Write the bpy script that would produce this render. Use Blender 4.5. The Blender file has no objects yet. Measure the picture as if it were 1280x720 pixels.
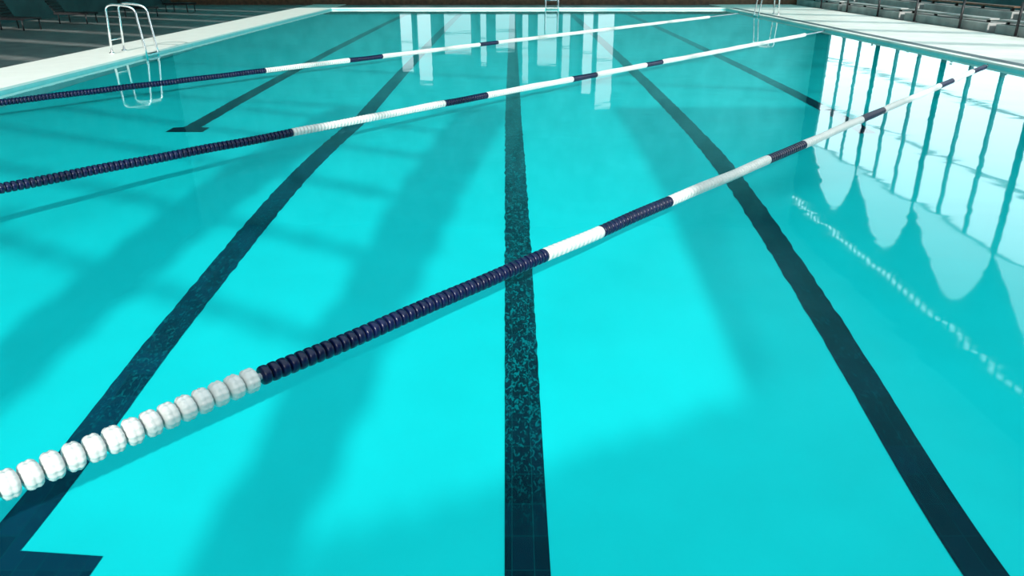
import bpy, math, random
from mathutils import Vector, noise
random.seed(3)
D=bpy.data; C=bpy.context; col=C.scene.collection
C.scene.view_settings.view_transform='Standard'
C.scene.view_settings.look='None'

# ---------------- materials ----------------
def mat(name,color,rough=.5,metal=0,spec=.5,var=0.0,scale=5,bump=0,tile=None):
    m=D.materials.new(name); m.use_nodes=True; nt=m.node_tree; b=nt.nodes['Principled BSDF']
    b.inputs['Base Color'].default_value=(*color,1); b.inputs['Roughness'].default_value=rough
    b.inputs['Metallic'].default_value=metal; b.inputs['Specular IOR Level'].default_value=spec
    tc=nt.nodes.new('ShaderNodeTexCoord'); n=nt.nodes.new('ShaderNodeTexNoise')
    n.inputs['Scale'].default_value=scale; n.inputs['Detail'].default_value=4
    nt.links.new(tc.outputs['Object'],n.inputs['Vector'])
    r=nt.nodes.new('ShaderNodeValToRGB')
    r.color_ramp.elements[0].position=.3; r.color_ramp.elements[1].position=.7
    r.color_ramp.elements[0].color=(*[c*(1-var) for c in color],1)
    r.color_ramp.elements[1].color=(*[min(1,c*(1+var)) for c in color],1)
    nt.links.new(n.outputs['Fac'],r.inputs['Fac']); out=r.outputs['Color']
    if tile:
        br=nt.nodes.new('ShaderNodeTexBrick'); br.offset=0; br.inputs['Scale'].default_value=1
        br.inputs['Brick Width'].default_value=tile; br.inputs['Row Height'].default_value=tile; br.inputs['Mortar Size'].default_value=tile*.015
        br.inputs['Color1'].default_value=(1,1,1,1); br.inputs['Color2'].default_value=(.95,.95,.95,1); br.inputs['Mortar'].default_value=(.85,.85,.85,1)
        nt.links.new(tc.outputs['Object'],br.inputs['Vector'])
        mm=nt.nodes.new('ShaderNodeMixRGB'); mm.blend_type='MULTIPLY'; mm.inputs[0].default_value=1
        nt.links.new(out,mm.inputs[1]); nt.links.new(br.outputs['Color'],mm.inputs[2]); out=mm.outputs[0]
    nt.links.new(out,b.inputs['Base Color'])
    return m
M_floor=mat('pool_tile',(0.004,.495,.515),.6,spec=0,var=.035,scale=1.5)
M_wallpool=mat('pool_wall_tile',(.3,.75,.75),.5,var=.05)
M_white=mat('coping_white',(.97,.95,.88),.5,var=.03,scale=3)
M_deckr=mat('deck_beige',(.80,.77,.70),.5,var=.12,scale=1.2,tile=.5)
M_deck=mat('deck_grey',(.2,.205,.2),.45,var=.25,scale=2,tile=.8)
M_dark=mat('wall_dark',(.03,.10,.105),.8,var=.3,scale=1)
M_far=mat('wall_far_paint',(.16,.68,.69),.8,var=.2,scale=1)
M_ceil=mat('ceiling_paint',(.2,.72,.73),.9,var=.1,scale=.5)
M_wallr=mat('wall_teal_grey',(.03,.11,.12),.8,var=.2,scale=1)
M_navy=mat('plastic_navy',(.0015,.005,.034),.3,spec=.35,var=.3,scale=8)
M_wp=mat('plastic_white',(.60,.605,.58),.3,var=.05,scale=8)
M_cable=mat('cable_grey',(.35,.38,.42),.5)
M_chrome=mat('chrome',(.9,.91,.92),.2,metal=1,var=.02)
M_black=mat('black_metal',(.012,.012,.014),.5,var=.2)
M_conc=mat('concrete',(.32,.33,.32),.8,var=.3,scale=1.5)
M_wood=mat('brown_wood',(.12,.06,.03),.6,var=.4,scale=6)
M_grate=mat('gutter_grate',(.05,.09,.1),.6,var=.3,scale=20)
def glass(name,t):
    m=D.materials.new(name); m.use_nodes=True; nt=m.node_tree; nt.nodes.clear()
    o=nt.nodes.new('ShaderNodeOutputMaterial'); tr=nt.nodes.new('ShaderNodeBsdfTransparent')
    tr.inputs[0].default_value=(*t,1); nt.links.new(tr.outputs[0],o.inputs[0]); return m
M_tint=glass('roof_sun_filter_mid',(.34,.34,.34))  # added unseen panes, dim the sun to a middle tone on the floor
M_shade=glass('roof_sun_filter_dark',(.16,.16,.16))  # added darker panes, cast the shadow bands across the pool
M_glass=glass('clear_glazing',(.28,.37,.38))
M_glassdim=glass('dim_glazing',(.2,.31,.32))
M_side=glass('side_glazing',(.78,.87,.9))
M_sideup=glass('side_upper_glazing',(.45,.6,.62))

def line_mat(name,dark,light,amount):
    m=D.materials.new(name); m.use_nodes=True; nt=m.node_tree; b=nt.nodes['Principled BSDF']
    b.inputs['Roughness'].default_value=.6; b.inputs['Specular IOR Level'].default_value=0
    tc=nt.nodes.new('ShaderNodeTexCoord')
    br=nt.nodes.new('ShaderNodeTexBrick'); br.offset=0; br.inputs['Scale'].default_value=1
    br.inputs['Brick Width'].default_value=.125; br.inputs['Row Height'].default_value=.25; br.inputs['Mortar Size'].default_value=.003
    br.inputs['Color1'].default_value=(*dark,1); br.inputs['Color2'].default_value=(*[c*1.6 for c in dark],1)
    br.inputs['Mortar'].default_value=(*[a*.82+b_*.18 for a,b_ in zip(dark,light)],1)
    nt.links.new(tc.outputs['Object'],br.inputs['Vector'])
    mp=nt.nodes.new('ShaderNodeMapping'); mp.inputs['Scale'].default_value=(1,.55,1)
    nt.links.new(tc.outputs['Object'],mp.inputs['Vector'])
    n=nt.nodes.new('ShaderNodeTexNoise'); n.inputs['Scale'].default_value=34; n.inputs['Detail'].default_value=3; n.inputs['Distortion'].default_value=1.2  # specks paint shimmering ripple light into the tile colour
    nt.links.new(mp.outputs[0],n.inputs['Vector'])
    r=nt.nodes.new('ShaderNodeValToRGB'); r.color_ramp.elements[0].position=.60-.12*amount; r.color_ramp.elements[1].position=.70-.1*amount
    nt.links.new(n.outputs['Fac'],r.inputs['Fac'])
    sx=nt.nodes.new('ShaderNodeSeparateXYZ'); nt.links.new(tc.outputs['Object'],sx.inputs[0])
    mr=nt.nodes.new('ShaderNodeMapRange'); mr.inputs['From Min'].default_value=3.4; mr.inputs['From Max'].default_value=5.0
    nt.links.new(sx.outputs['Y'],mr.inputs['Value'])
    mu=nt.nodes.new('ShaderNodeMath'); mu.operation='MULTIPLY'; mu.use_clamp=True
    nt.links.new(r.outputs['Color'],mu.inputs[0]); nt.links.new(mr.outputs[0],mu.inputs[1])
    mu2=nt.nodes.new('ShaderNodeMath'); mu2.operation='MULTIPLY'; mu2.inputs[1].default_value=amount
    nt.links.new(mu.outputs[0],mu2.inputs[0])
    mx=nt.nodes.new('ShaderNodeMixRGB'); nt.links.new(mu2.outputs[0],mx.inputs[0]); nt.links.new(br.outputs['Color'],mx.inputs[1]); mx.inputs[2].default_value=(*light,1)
    nt.links.new(mx.outputs[0],b.inputs['Base Color']); return m
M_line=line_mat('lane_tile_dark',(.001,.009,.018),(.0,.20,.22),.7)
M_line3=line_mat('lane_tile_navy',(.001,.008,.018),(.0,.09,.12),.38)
M_line2=line_mat('lane_tile_sunlit',(.001,.02,.038),(.0,.16,.19),.5)  # dark lane tile lightened, sunlight on this line painted into its colour

# water
mw=D.materials.new('pool_water'); mw.use_nodes=True; nt=mw.node_tree; nt.nodes.clear(); N=nt.nodes.new; L=nt.links.new
o=N('ShaderNodeOutputMaterial'); mix=N('ShaderNodeMixShader'); tr=N('ShaderNodeBsdfTransparent'); gl=N('ShaderNodeBsdfGlossy')
gl.inputs['Roughness'].default_value=0.035; gl.inputs['Color'].default_value=(.85,1,1,1)
tr.inputs[0].default_value=(.97,1,1,1)
tc=N('ShaderNodeTexCoord'); n1=N('ShaderNodeTexNoise'); n1.inputs['Scale'].default_value=.9; n1.inputs['Detail'].default_value=2.5; n1.inputs['Distortion'].default_value=.4
L(tc.outputs['Object'],n1.inputs['Vector'])
bp=N('ShaderNodeBump'); bp.inputs['Distance'].default_value=.0038; bp.inputs['Strength'].default_value=1
L(n1.outputs['Fac'],bp.inputs['Height']); L(bp.outputs['Normal'],gl.inputs['Normal'])
geo=N('ShaderNodeNewGeometry'); dot=N('ShaderNodeVectorMath'); dot.operation='DOT_PRODUCT'
L(geo.outputs['Incoming'],dot.inputs[0]); L(bp.outputs['Normal'],dot.inputs[1])
ab=N('ShaderNodeMath'); ab.operation='ABSOLUTE'; L(dot.outputs['Value'],ab.inputs[0])
s1=N('ShaderNodeMath'); s1.operation='SUBTRACT'; s1.use_clamp=True; s1.inputs[0].default_value=1; L(ab.outputs[0],s1.inputs[1])
p5=N('ShaderNodeMath'); p5.operation='POWER'; p5.inputs[1].default_value=5; L(s1.outputs[0],p5.inputs[0])
ma=N('ShaderNodeMath'); ma.operation='MULTIPLY_ADD'; ma.inputs[1].default_value=.98; ma.inputs[2].default_value=.02; L(p5.outputs[0],ma.inputs[0])
L(ma.outputs[0],mix.inputs[0]); L(tr.outputs[0],mix.inputs[1]); L(gl.outputs[0],mix.inputs[2]); L(mix.outputs[0],o.inputs[0])

# ---------------- helpers ----------------
def obj(name,verts,faces,mats,smooth=False,midx=None,parent=None,**props):
    me=D.meshes.new(name); me.from_pydata(verts,[],faces); 
    for m in (mats if isinstance(mats,list) else [mats]): me.materials.append(m)
    if midx: me.polygons.foreach_set('material_index',midx)
    if smooth: me.polygons.foreach_set('use_smooth',[True]*len(faces))
    me.update(); ob=D.objects.new(name,me); col.objects.link(ob)
    if parent: ob.parent=parent
    for k,v in props.items(): ob[k]=v
    return ob
def boxes(bs):
    V=[];F=[]
    for (x0,x1,y0,y1,z0,z1) in bs:
        k=len(V); V+=[(x0,y0,z0),(x1,y0,z0),(x1,y1,z0),(x0,y1,z0),(x0,y0,z1),(x1,y0,z1),(x1,y1,z1),(x0,y1,z1)]
        F+=[(k,k+3,k+2,k+1),(k+4,k+5,k+6,k+7),(k,k+1,k+5,k+4),(k+1,k+2,k+6,k+5),(k+2,k+3,k+7,k+6),(k+3,k,k+4,k+7)]
    return V,F
def box(name,bs,m,parent=None,bevel=0,**p):
    V,F=boxes(bs); ob=obj(name,V,F,m,parent=parent,**p)
    if bevel:
        b=ob.modifiers.new('b','BEVEL'); b.width=bevel; b.segments=2
    return ob
def tube(name,pts,r,m,parent=None,seg=12,**p):
    V=[];F=[]; n=len(pts); pts=[Vector(q) for q in pts]
    up=None
    for i,q in enumerate(pts):
        t=(pts[min(i+1,n-1)]-pts[max(i-1,0)]).normalized()
        if up is None:
            up=t.orthogonal().normalized()
        up=(up-t*up.dot(t)).normalized(); s=t.cross(up)
        for k in range(seg):
            a=2*math.pi*k/seg; V.append(q+up*math.cos(a)*r+s*math.sin(a)*r)
    for i in range(n-1):
        for k in range(seg):
            F.append((i*seg+k,i*seg+(k+1)%seg,(i+1)*seg+(k+1)%seg,(i+1)*seg+k))
    F.append(tuple(range(seg))[::-1]); F.append(tuple((n-1)*seg+k for k in range(seg)))
    return obj(name,V,F,m,smooth=True,parent=parent,**p)
def empty(name,loc,**p):
    e=D.objects.new(name,None); e.location=loc; col.objects.link(e); e.empty_display_size=.2
    for k,v in p.items(): e[k]=v
    return e

XL,XR,YN,YF=-8.6,10.2,-1.5,38.5
YB=-27
prof=[(-2,-1.2),(3.2,-1.09),(5.65,-.74),(8.86,-.36),(12,-.24),(18,-.15),(28,-.09),(40,-.06)]
def fz(y):
    if y<=prof[0][0]: return prof[0][1]
    for i in range(len(prof)-1):
        a,b=prof[i],prof[i+1]
        if y<=b[0]:
            h=b[0]-a[0]; t=(y-a[0])/h
            def sl(j):
                if j==0 or j==len(prof)-1: return 0.01
                return (prof[j+1][1]-prof[j-1][1])/(prof[j+1][0]-prof[j-1][0])
            return (2*t**3-3*t*t+1)*a[1]+(t**3-2*t*t+t)*h*sl(i)+(-2*t**3+3*t*t)*b[1]+(t**3-t*t)*h*sl(i+1)
    return prof[-1][1]
V=[];F=[];MI=[]
ys=[YN+(YF-YN)*i/160 for i in range(161)]
for y in ys:
    z=fz(y); V+= [(XL,y,.06),(XL,y,z),(XR,y,z),(XR,y,.06)]
for i in range(160):
    a=i*4;b=a+4
    F+=[(a,b,b+1,a+1),(a+1,b+1,b+2,a+2),(a+2,b+2,b+3,a+3)]; MI+=[1,0,1]
k=160*4; F.append((k,k+3,k+2,k+1)); MI.append(1); F.append((0,1,2,3)); MI.append(1)
basin=obj('pool_basin',V,F,[M_floor,M_wallpool],midx=MI,kind='structure',label='turquoise tiled swimming pool basin under clear water',category='swimming pool')
for p in basin.data.polygons:
    p.use_smooth = p.material_index==0
water=obj('pool_water',[(XL,YN,0),(XR,YN,0),(XR,YF,0),(XL,YF,0)],[(0,1,2,3)],mw,label='still turquoise pool water reflecting tall windows',category='water',kind='stuff')

def marking(x0,x1,y0,y1,m,label,w=.127,foot=None,amp=.009):
    V=[];F=[];n=int((y1-y0)/.04)
    for i in range(n+1):
        y=y0+(y1-y0)*i/n; t=min(1,max(0,(y-3)/9)); x=x0+(x1-x0)*t
        a=amp*min(1,max(0,(y-4)/3))
        l=noise.noise(Vector((x0,y*8.1,1)))*a*2; r=noise.noise(Vector((x0,y*8.1,9)))*a*2
        ww=w
        if foot and y<y0+foot[1]: 
            V+=[(x-foot[0],y,fz(y)+.006),(x+foot[0],y,fz(y)+.006)]
        else: V+=[(x-ww+l,y,fz(y)+.006),(x+ww+r,y,fz(y)+.006)]
    for i in range(n): F.append((2*i,2*i+1,2*i+3,2*i+2))
    return obj('lane_marking',V,F,m,label=label,category='lane line',group='dark lane lines on the pool floor')
marking(.088,.02,1.6,36,M_line,'long dark tiled lane line with painted water-ripple shimmer on pool floor')
marking(-2.95,-2.36,3.15,36,M_line2,'dark tiled lane line with sunlight painted in, ending in a cross bar',foot=(.62,.24))
marking(2.6,2.66,1.6,36,M_line3,'long dark navy tiled lane line on pool floor')
marking(-4.87,-4.78,11.1,36,M_line3,'short dark lane line ending partway along pool floor',foot=(.27,.3))
marking(4.83,5.2,11.0,36,M_line3,'short dark lane line ending partway along pool floor')

# ---------------- lane ropes ----------------
def lathe(prof,seg=20,lobes=0,amp=0):
    V=[];F=[]
    for (a,r) in prof:
        for k in range(seg):
            t=2*math.pi*k/seg; rr=r*(1+amp*math.cos(lobes*t)) if r>.03 else r
            V.append((a,rr*math.cos(t),rr*math.sin(t)))
    n=len(prof)
    for i in range(n-1):
        for k in range(seg): F.append((i*seg+k,(i+1)*seg+k,(i+1)*seg+(k+1)%seg,i*seg+(k+1)%seg))
    F.append(tuple(range(seg))); F.append(tuple((n-1)*seg+k for k in range(seg))[::-1])
    return V,F
bulb=lathe([(-.041,.018),(-.039,.038),(-.033,.052),(-.023,.061),(-.011,.065),(-.005,.062),(.005,.062),(.011,.065),(.023,.061),(.033,.052),(.039,.038),(.041,.018)],48,12,.045)
disc=lathe([(-.0235,.014),(-.022,.042),(-.018,.050),(-.010,.0525),(.010,.0525),(.018,.050),(.022,.042),(.0235,.014)],20)
def mesh_of(name,vf,m):
    me=D.meshes.new(name); me.from_pydata(vf[0],[],vf[1]); me.materials.append(m)
    me.polygons.foreach_set('use_smooth',[True]*len(vf[1])); me.update(); return me
ME={('b','w'):mesh_of('float_bulb_white',bulb,M_wp),('d','w'):mesh_of('float_disc_white',disc,M_wp),
    ('d','n'):mesh_of('float_disc_navy',disc,M_navy),('b','n'):mesh_of('float_bulb_navy',bulb,M_navy)}
def rope(A,B,near,far,sections,label,firstbulb,visX,floatEnd=None):
    A=Vector((*A,0));B=Vector((*B,0)); d=(B-A).normalized()
    P0=A+d*((near-A.x)/d.x); P1=A+d*((far-A.x)/d.x); Ltot=(P1-P0).length
    root=empty('lane_rope',(P0.x,P0.y,0),label=label,category='lane rope',group='floating lane ropes across the pool')
    nrm=Vector((-d.y,d.x,0)); ang=math.atan2(d.y,d.x)
    def P(s): return d*s+nrm*(.006*math.sin(s*1.1)+.005*math.sin(s*2.7+1))+Vector((0,0,-.002+.003*math.sin(s*5)))
    tube('cable',[P(Ltot*i/60) for i in range(61)],.02,M_cable,parent=root,seg=8)
    s=.1;cnt=0;RV=[];RF=[];RM=[]
    end=(floatEnd-P0.x)/d.x if floatEnd else Ltot-.25
    while s<end:
        x=P0.x+d.x*s
        c='n'
        for (xe,cc) in sections:
            if x<xe: c=cc; break
        shape='b' if x<firstbulb else 'd'
        step=.087 if shape=='b' else .056
        p=P(s); rot=(random.uniform(-3,3),random.uniform(-.05,.05),ang+random.uniform(-.05,.05))
        if x>visX and cnt<100:
            ob=D.objects.new('float',ME[(shape,c)]); col.objects.link(ob); ob.parent=root
            ob.location=p; ob.rotation_euler=rot; cnt+=1
            ob['label']=('white' if c=='w' else 'navy blue')+' plastic float'
        else:
            vf=bulb if shape=='b' else disc; k=len(RV); ca,sa=math.cos(ang),math.sin(ang)
            for v in vf[0]: RV.append((p.x+v[0]*ca-v[1]*sa,p.y+v[0]*sa+v[1]*ca,p.z+v[2]))
            for f in vf[1]: RF.append(tuple(i+k for i in f)); RM.append(0 if c=='w' else 1)
        s+=step
    if RV: obj('float',RV,RF,[M_wp,M_navy],smooth=True,midx=RM,parent=root,kind='stuff',label='remaining white and navy plastic floats')
    tube('wall_hook',[P(Ltot-.12),P(Ltot-.04),P(Ltot)+Vector((0,0,.03))],.012,M_chrome,parent=root,seg=8)
    return root
rope((-2.12,2.58),(9.85,16.45),-3.25,10.15,[(-1.34,'w'),(.238,'n'),(.713,'w'),(1.466,'n'),(2.83,'w'),(3.5,'n'),(4.9,'w'),(5.5,'n'),(7.6,'w'),(8.2,'n'),(9.3,'w'),(99,'n')],
     'lane rope with rounded white floats then navy and white discs',-1.34,-2.3)
rope((-4.96,7.17),(8.9,24.4),-8.5,10.15,[(-2.83,'n'),(-1.06,'w'),(-.42,'n'),(1.13,'w'),(1.645,'n'),(2.9,'w'),(3.35,'n'),(99,'w')],
     'lane rope of navy floats changing to mostly white floats',-99,-5.1,floatEnd=9.0)
rope((-8.03,12.14),(7.96,32.9),-8.5,10.0,[(-5.04,'n'),(-3.68,'w'),(-3.05,'n'),(-.86,'w'),(-.4,'n'),(99,'w')],
     'lane rope of navy floats then one long white run',-99,-8.2,floatEnd=8.1)

# ---------------- deck ----------------
Zd=.08; g=.03
box('floor',[(-18,XL-g,YB,42,-.3,Zd-.02),(XR+g,16,YB,42,-.3,Zd-.02),(XL-g,XR+g,YB,YN-g,-.3,Zd-.02),(XL-g,XR+g,YF+g,42,-.3,Zd-.02)],M_deck,kind='structure',label='grey tiled pool deck')
box('trim_1',[(XL-1.65,XL+.02,YB,42,Zd-.04,Zd)],M_white,kind='structure',label='wide white pool edge coping')
box('trim_2',[(XR-.02,14.4,YB,42,Zd-.04,Zd)],M_deckr,kind='structure',label='bright beige deck beside the pool')
box('trim_3',[(XL+.02,XR-.02,YF-.02,YF+.6,Zd-.04,Zd)],M_white,kind='structure',label='white pool end coping')
box('trim_4',[(XR+.18,XR+.46,YN,YF,Zd,Zd+.004)],M_grate,kind='structure',label='dark slotted overflow gutter strip')

# ---------------- walls ----------------
H=12
WE=40.2
def topc(y,y0,y1):
    t=max(0,min(1,(y1-y)/(y1-y0)))
    return 6.95+2.35*max(0,math.sin(math.pi*t**1.7))**.75
def rightwall():
    V=[];F=[]
    def q(y0,y1,z0a,z0b,z1):
        k=len(V); V.extend([(16,y0,z0a),(16,y1,z0b),(16,y1,z1),(16,y0,z1)]); F.append((k,k+1,k+2,k+3))
    q(YB,42,0,0,1.2)
    q(YB,7,1.2,1.2,10.2); q(WE,42,1.2,1.2,10.2)
    b=WE; edges=[]
    while b>7.3:
        a=b-5.5; edges.append((a,b)); n=40
        for i in range(n):
            ya=a+(b-a)*i/n; yb=a+(b-a)*(i+1)/n
            q(ya,yb,topc(ya,a,b),topc(yb,a,b),10.2)
        q(a-.1,a+.1,1.2,1.2,10.2)
        b=a
    q(YB,42,10.36,10.36,H)
    y=YB
    while y<42: q(y,y+.17,10.2,10.2,10.36); y+=.5
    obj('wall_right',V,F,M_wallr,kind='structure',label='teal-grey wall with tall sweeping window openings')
    return edges
edges=rightwall()
for i,(a,b) in enumerate(edges):
    bs=[]; c=(a+b)/2
    for j in range(4):
        y=a+(b-a)*j/3; w=.12 if j in(0,3) else .07
        bs.append((-.05,.05,y-w-c,y+w-c,0,5.55))
    for z in (2.4,4.6,6.72): bs.append((-.05,.04,a-c,b-c,z-.04-1.2,z+.04-1.2))
    e=empty('window_%d'%(i+1),(16,c,1.2),kind='structure',label='tall bright window with dark mullions')
    V,F=boxes(bs); obj('frame',V,F,M_wallr,parent=e)
    V=[];F=[];MI=[]; n=40
    V+=[(.02,a-c,0),(.02,b-c,0),(.02,b-c,5.5),(.02,a-c,5.5)]; F.append((0,1,2,3)); MI.append(0)
    for q in range(n):
        ya=a+(b-a)*q/n; yb=a+(b-a)*(q+1)/n; k=len(V)
        V+=[(.02,ya-c,5.5),(.02,yb-c,5.5),(.02,yb-c,topc(yb,a,b)-1.2),(.02,ya-c,topc(ya,a,b)-1.2)]; F.append((k,k+1,k+2,k+3)); MI.append(1)
    obj('glass_pane',V,F,[M_side,M_sideup],midx=MI,parent=e)
ops=[(-5.9,-5.2,.25,3.3,0),(-5.0,-4.2,.25,3.9,0),(3.7,4.3,.25,4.4,0),(4.45,5.4,.25,5.2,0),(-3.6,-2.1,.25,2.4,1),(-1.7,-1.3,.25,3.0,1),(-.9,.2,.25,2.2,1),(.5,.9,.25,3.9,1),(1.3,2.4,.25,3.0,1),(2.6,3.1,.25,3.9,1)]
ops.sort()
V=[];F=[]
def qf(x0,x1,z0,z1):
    if x1<=x0: return
    k=len(V); V.extend([(x0,42,z0),(x1,42,z0),(x1,42,z1),(x0,42,z1)]); F.append((k,k+1,k+2,k+3))
x=-18
for (a,b,z0,z1,t) in ops:
    qf(x,a,0,H); qf(a,b,0,z0); qf(a,b,z1,H); x=b
qf(x,16,0,H)
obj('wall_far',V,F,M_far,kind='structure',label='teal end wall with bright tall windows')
for i,(a,b,z0,z1,t) in enumerate(ops):
    n=i+len(edges)+1
    bs=[(a-.05,a+.05,41.92,42.05,z0,z1),(b-.05,b+.05,41.92,42.05,z0,z1),(a,b,41.92,42.05,z1-.05,z1+.05),(a,b,41.93,42.04,z0+(z1-z0)*.5-.03,z0+(z1-z0)*.5+.03)]
    V,F=boxes(bs)
    k=len(V); V+=[(a,42,z0),(b,42,z0),(b,42,z1),(a,42,z1)]; F.append((k,k+1,k+2,k+3))
    obj('window_%d'%n,V,F,[M_far,M_glassdim if t else M_glass],midx=[0]*(len(F)-1)+[1],kind='structure',label='tall window in end wall')
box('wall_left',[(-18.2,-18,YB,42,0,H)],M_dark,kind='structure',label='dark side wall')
box('wall_back',[(-18,16,YB-.2,YB,0,H)],M_conc,kind='structure',label='plain grey wall')
box('baseboard_far',[(-18,16,41.86,41.98,0,.4)],M_wood,kind='structure',label='brown wooden skirting along end wall')

# ---------------- roof, openings invented to shape the sun ----------------
EL=math.radians(25)
TE=math.tan(EL)
def kind(fx,ry):  # invented pane layout, traced back along the sun to pattern the floor
    # 0 opaque, 1 mid sun filter, 2 open, 3 dark sun filter
    fd=ry+H/TE
    if fx>10.0: return 2 if ((fd+.4*fx)%4.2)>.9 else 3
    if fx<-8.3:
        if fx>-10.4: return 2
        return 2 if ((fd+fx*.5)%3.0)<.5 else 0
    fy=fd
    for _ in range(4): fy=ry+(H-fz(fy))/TE
    if fy>13:
        if ((fy+fx*.3)%4)<.35: return 1
        return 2
    bx=-1.55+(fy-3)*.115
    if abs(fx-bx)<.25+.016*fy: return 3
    if fx>bx and fx<1.72:
        if fy<4.75+.45*(fx-1.7): return 1
        return 2
    if fx>=1.72:
        if fy>4.9 and fx<1.95+.09*(fy-5): return 3
        if ((fy-fx*.5)%3.4)<.4 and fy>6: return 3
        return 1
    b2=-3.85+(fy-5)*.16
    if abs(fx-b2)<.28+.012*fy: return 3
    st=((fy+fx*.5)%1.5)<.28
    if fx>b2: return 3 if (st and fy>5) else 2
    if fx>b2-1.9 and not st: return 2
    return 3 if st else (1 if fy<8 else 2)
V=[];F=[];MI=[]
def rq(x0,x1,y0,y1,m):
    k=len(V); V.extend([(x0,y0,H),(x1,y0,H),(x1,y1,H),(x0,y1,H)]); F.append((k,k+1,k+2,k+3)); MI.append(m)
rq(-18,16,13,42,0)
st=.16; ny=int((13-YB)/st+.5)
sx_=.1; nx=int(34/sx_+.5)
for j in range(ny):
    y0=YB+j*st; run=None; xs=-18
    for i in range(nx+1):
        t=None if i==nx else kind(-18+(i+.5)*sx_,y0+st/2)
        if i==0: run=t; xs=-18; continue
        if t!=run:
            if run!=2: rq(xs,-18+i*sx_,y0,y0+st,{0:0,1:1,3:2}[run])
            run=t; xs=-18+i*sx_
obj('ceiling',V,F,[M_ceil,M_tint,M_shade],midx=MI,kind='structure',label='pale roof with invented openings that pattern the sunlight')

# ---------------- ladders ----------------
def ladder(loc,rot,label):
    e=empty('pool_ladder',loc,label=label,category='pool ladder',group='chrome pool ladders')
    e.rotation_euler=(0,0,rot)
    for s in (-.3,.3):
        pts=[(-.7,s,0),(-.66,s,.78)]
        for i in range(17):
            a=math.pi-math.pi*i/16; cx=math.cos(a); sz=math.sin(a)
            px=-.32+.34*math.copysign(abs(cx)**.6,cx); pz=.82+.24*abs(sz)**.6-.10*(px+.29)
            pts.append((px,s,pz))
        pts+=[(.05,s,.5),(.09,s,.1),(.1,s,-.14)]
        tube('rail',pts,.026,M_chrome,parent=e)
        tube('foot_flange',[(-.7,s,0),(-.7,s,.03)],.06,M_chrome,parent=e)
    box('step',[(.04,.16,-.3,.3,-.05,-.01)],M_chrome,parent=e)
    tube('crossbar',[(-.69,-.3,.3),(-.69,.3,.3)],.018,M_chrome,parent=e)
    return e
ladder((XL,18.7,Zd),0,'chrome pool ladder on the white coping')
ladder((XR,33.3,Zd),math.pi,'chrome pool ladder by the bright deck')
ladder((1.9,YF,Zd),-math.pi/2,'chrome pool ladder at the end wall of the pool')

# ---------------- bleachers ----------------
for i in range(5):
    y0=13+i*5.8; e=empty('bleacher',(14.6,y0,Zd-.02),label='low grey stepped bleacher with brown bench tops',category='bleacher',group='bleachers under the windows')
    box('step',[(0,1.35,0,5.4,0,.28),(.65,1.35,0,5.4,.28,.6)],M_conc,parent=e,bevel=.02)
    for k,(x,z) in enumerate(((.05,.36),(.7,.7))):
        box('seat_plank',[(x,x+.3,.05,5.35,z,z+.05)],M_wood if k else M_conc,parent=e,bevel=.01)
        for j in range(4):
            yy=.3+j*1.6; box('support',[(x+.1,x+.18,yy,yy+.08,z-.09,z)],M_black,parent=e)
for j in range(7):
    y=20+j*3; e=empty('rail_post',(14.5,y,Zd-.02),label='short black metal post beside bleacher',category='post',group='black posts along the bleachers')
    tube('post',[(0,0,.0),(0,0,.95)],.04,M_black,parent=e); tube('base_plate',[(0,0,0),(0,0,.03)],.1,M_black,parent=e)

# ---------------- loungers ----------------
def lounger(x,y,r,label):
    e=empty('pool_lounger',(x,y,Zd-.02),label=label,category='lounge chair',group='dark loungers on the grey deck'); e.rotation_euler=(0,0,r)
    bs=[(-.3,.3,i*.1,i*.1+.07,.34,.38) for i in range(12)]
    box('seat',bs,M_black,parent=e)
    V,F=boxes([(-.3,.3,i*.1,i*.1+.07,0,.04) for i in range(7)])
    b=obj('backrest',V,F,M_black,parent=e); b.location=(0,1.22,.36); b.rotation_euler=(math.radians(55),0,0)
    for sx in (-.3,.3):
        box('side_rail',[(sx-.025,sx+.025,0,1.25,.31,.36)],M_black,parent=e)
        for yy in (.1,1.1): tube('leg',[(sx,yy,0),(sx,yy,.33)],.022,M_black,parent=e,seg=8)
for i,(x,y,r) in enumerate([(-15.2,25.5,1.2),(-14.8,28.5,1.5),(-14.2,32,1.3),(-14,35.5,1.4)]):
    lounger(x,y,r,'dark slatted pool lounger on grey deck')

# ---------------- light ----------------
w=D.worlds.new('World'); C.scene.world=w; w.use_nodes=True; nt=w.node_tree
bg=nt.nodes['Background']; tc=nt.nodes.new('ShaderNodeTexCoord'); sx=nt.nodes.new('ShaderNodeSeparateXYZ'); rp=nt.nodes.new('ShaderNodeValToRGB')
nt.links.new(tc.outputs['Generated'],sx.inputs[0]); nt.links.new(sx.outputs['Z'],rp.inputs['Fac'])
rp.color_ramp.elements[0].position=0; rp.color_ramp.elements[0].color=(1,1,1,1)
rp.color_ramp.elements[1].position=.7; rp.color_ramp.elements[1].color=(.4,.5,.54,1)
nt.links.new(rp.outputs['Color'],bg.inputs['Color']); bg.inputs['Strength'].default_value=3.1
sl=D.lights.new('sun','SUN'); sl.energy=5.3; sl.angle=math.radians(.4); sl.color=(1,.96,.9)
so=D.objects.new('sun',sl); col.objects.link(so); so.location=(0,-10,20)
so.rotation_euler=Vector((0,math.cos(EL),-math.sin(EL))).to_track_quat('-Z','Y').to_euler()

cam=D.cameras.new('cam'); cam.sensor_width=36; cam.lens=950/1280*36; co=D.objects.new('cam',cam); col.objects.link(co)
co.location=(0,0,2); co.rotation_euler=(math.radians(90-23.09),0,0); C.scene.camera=co
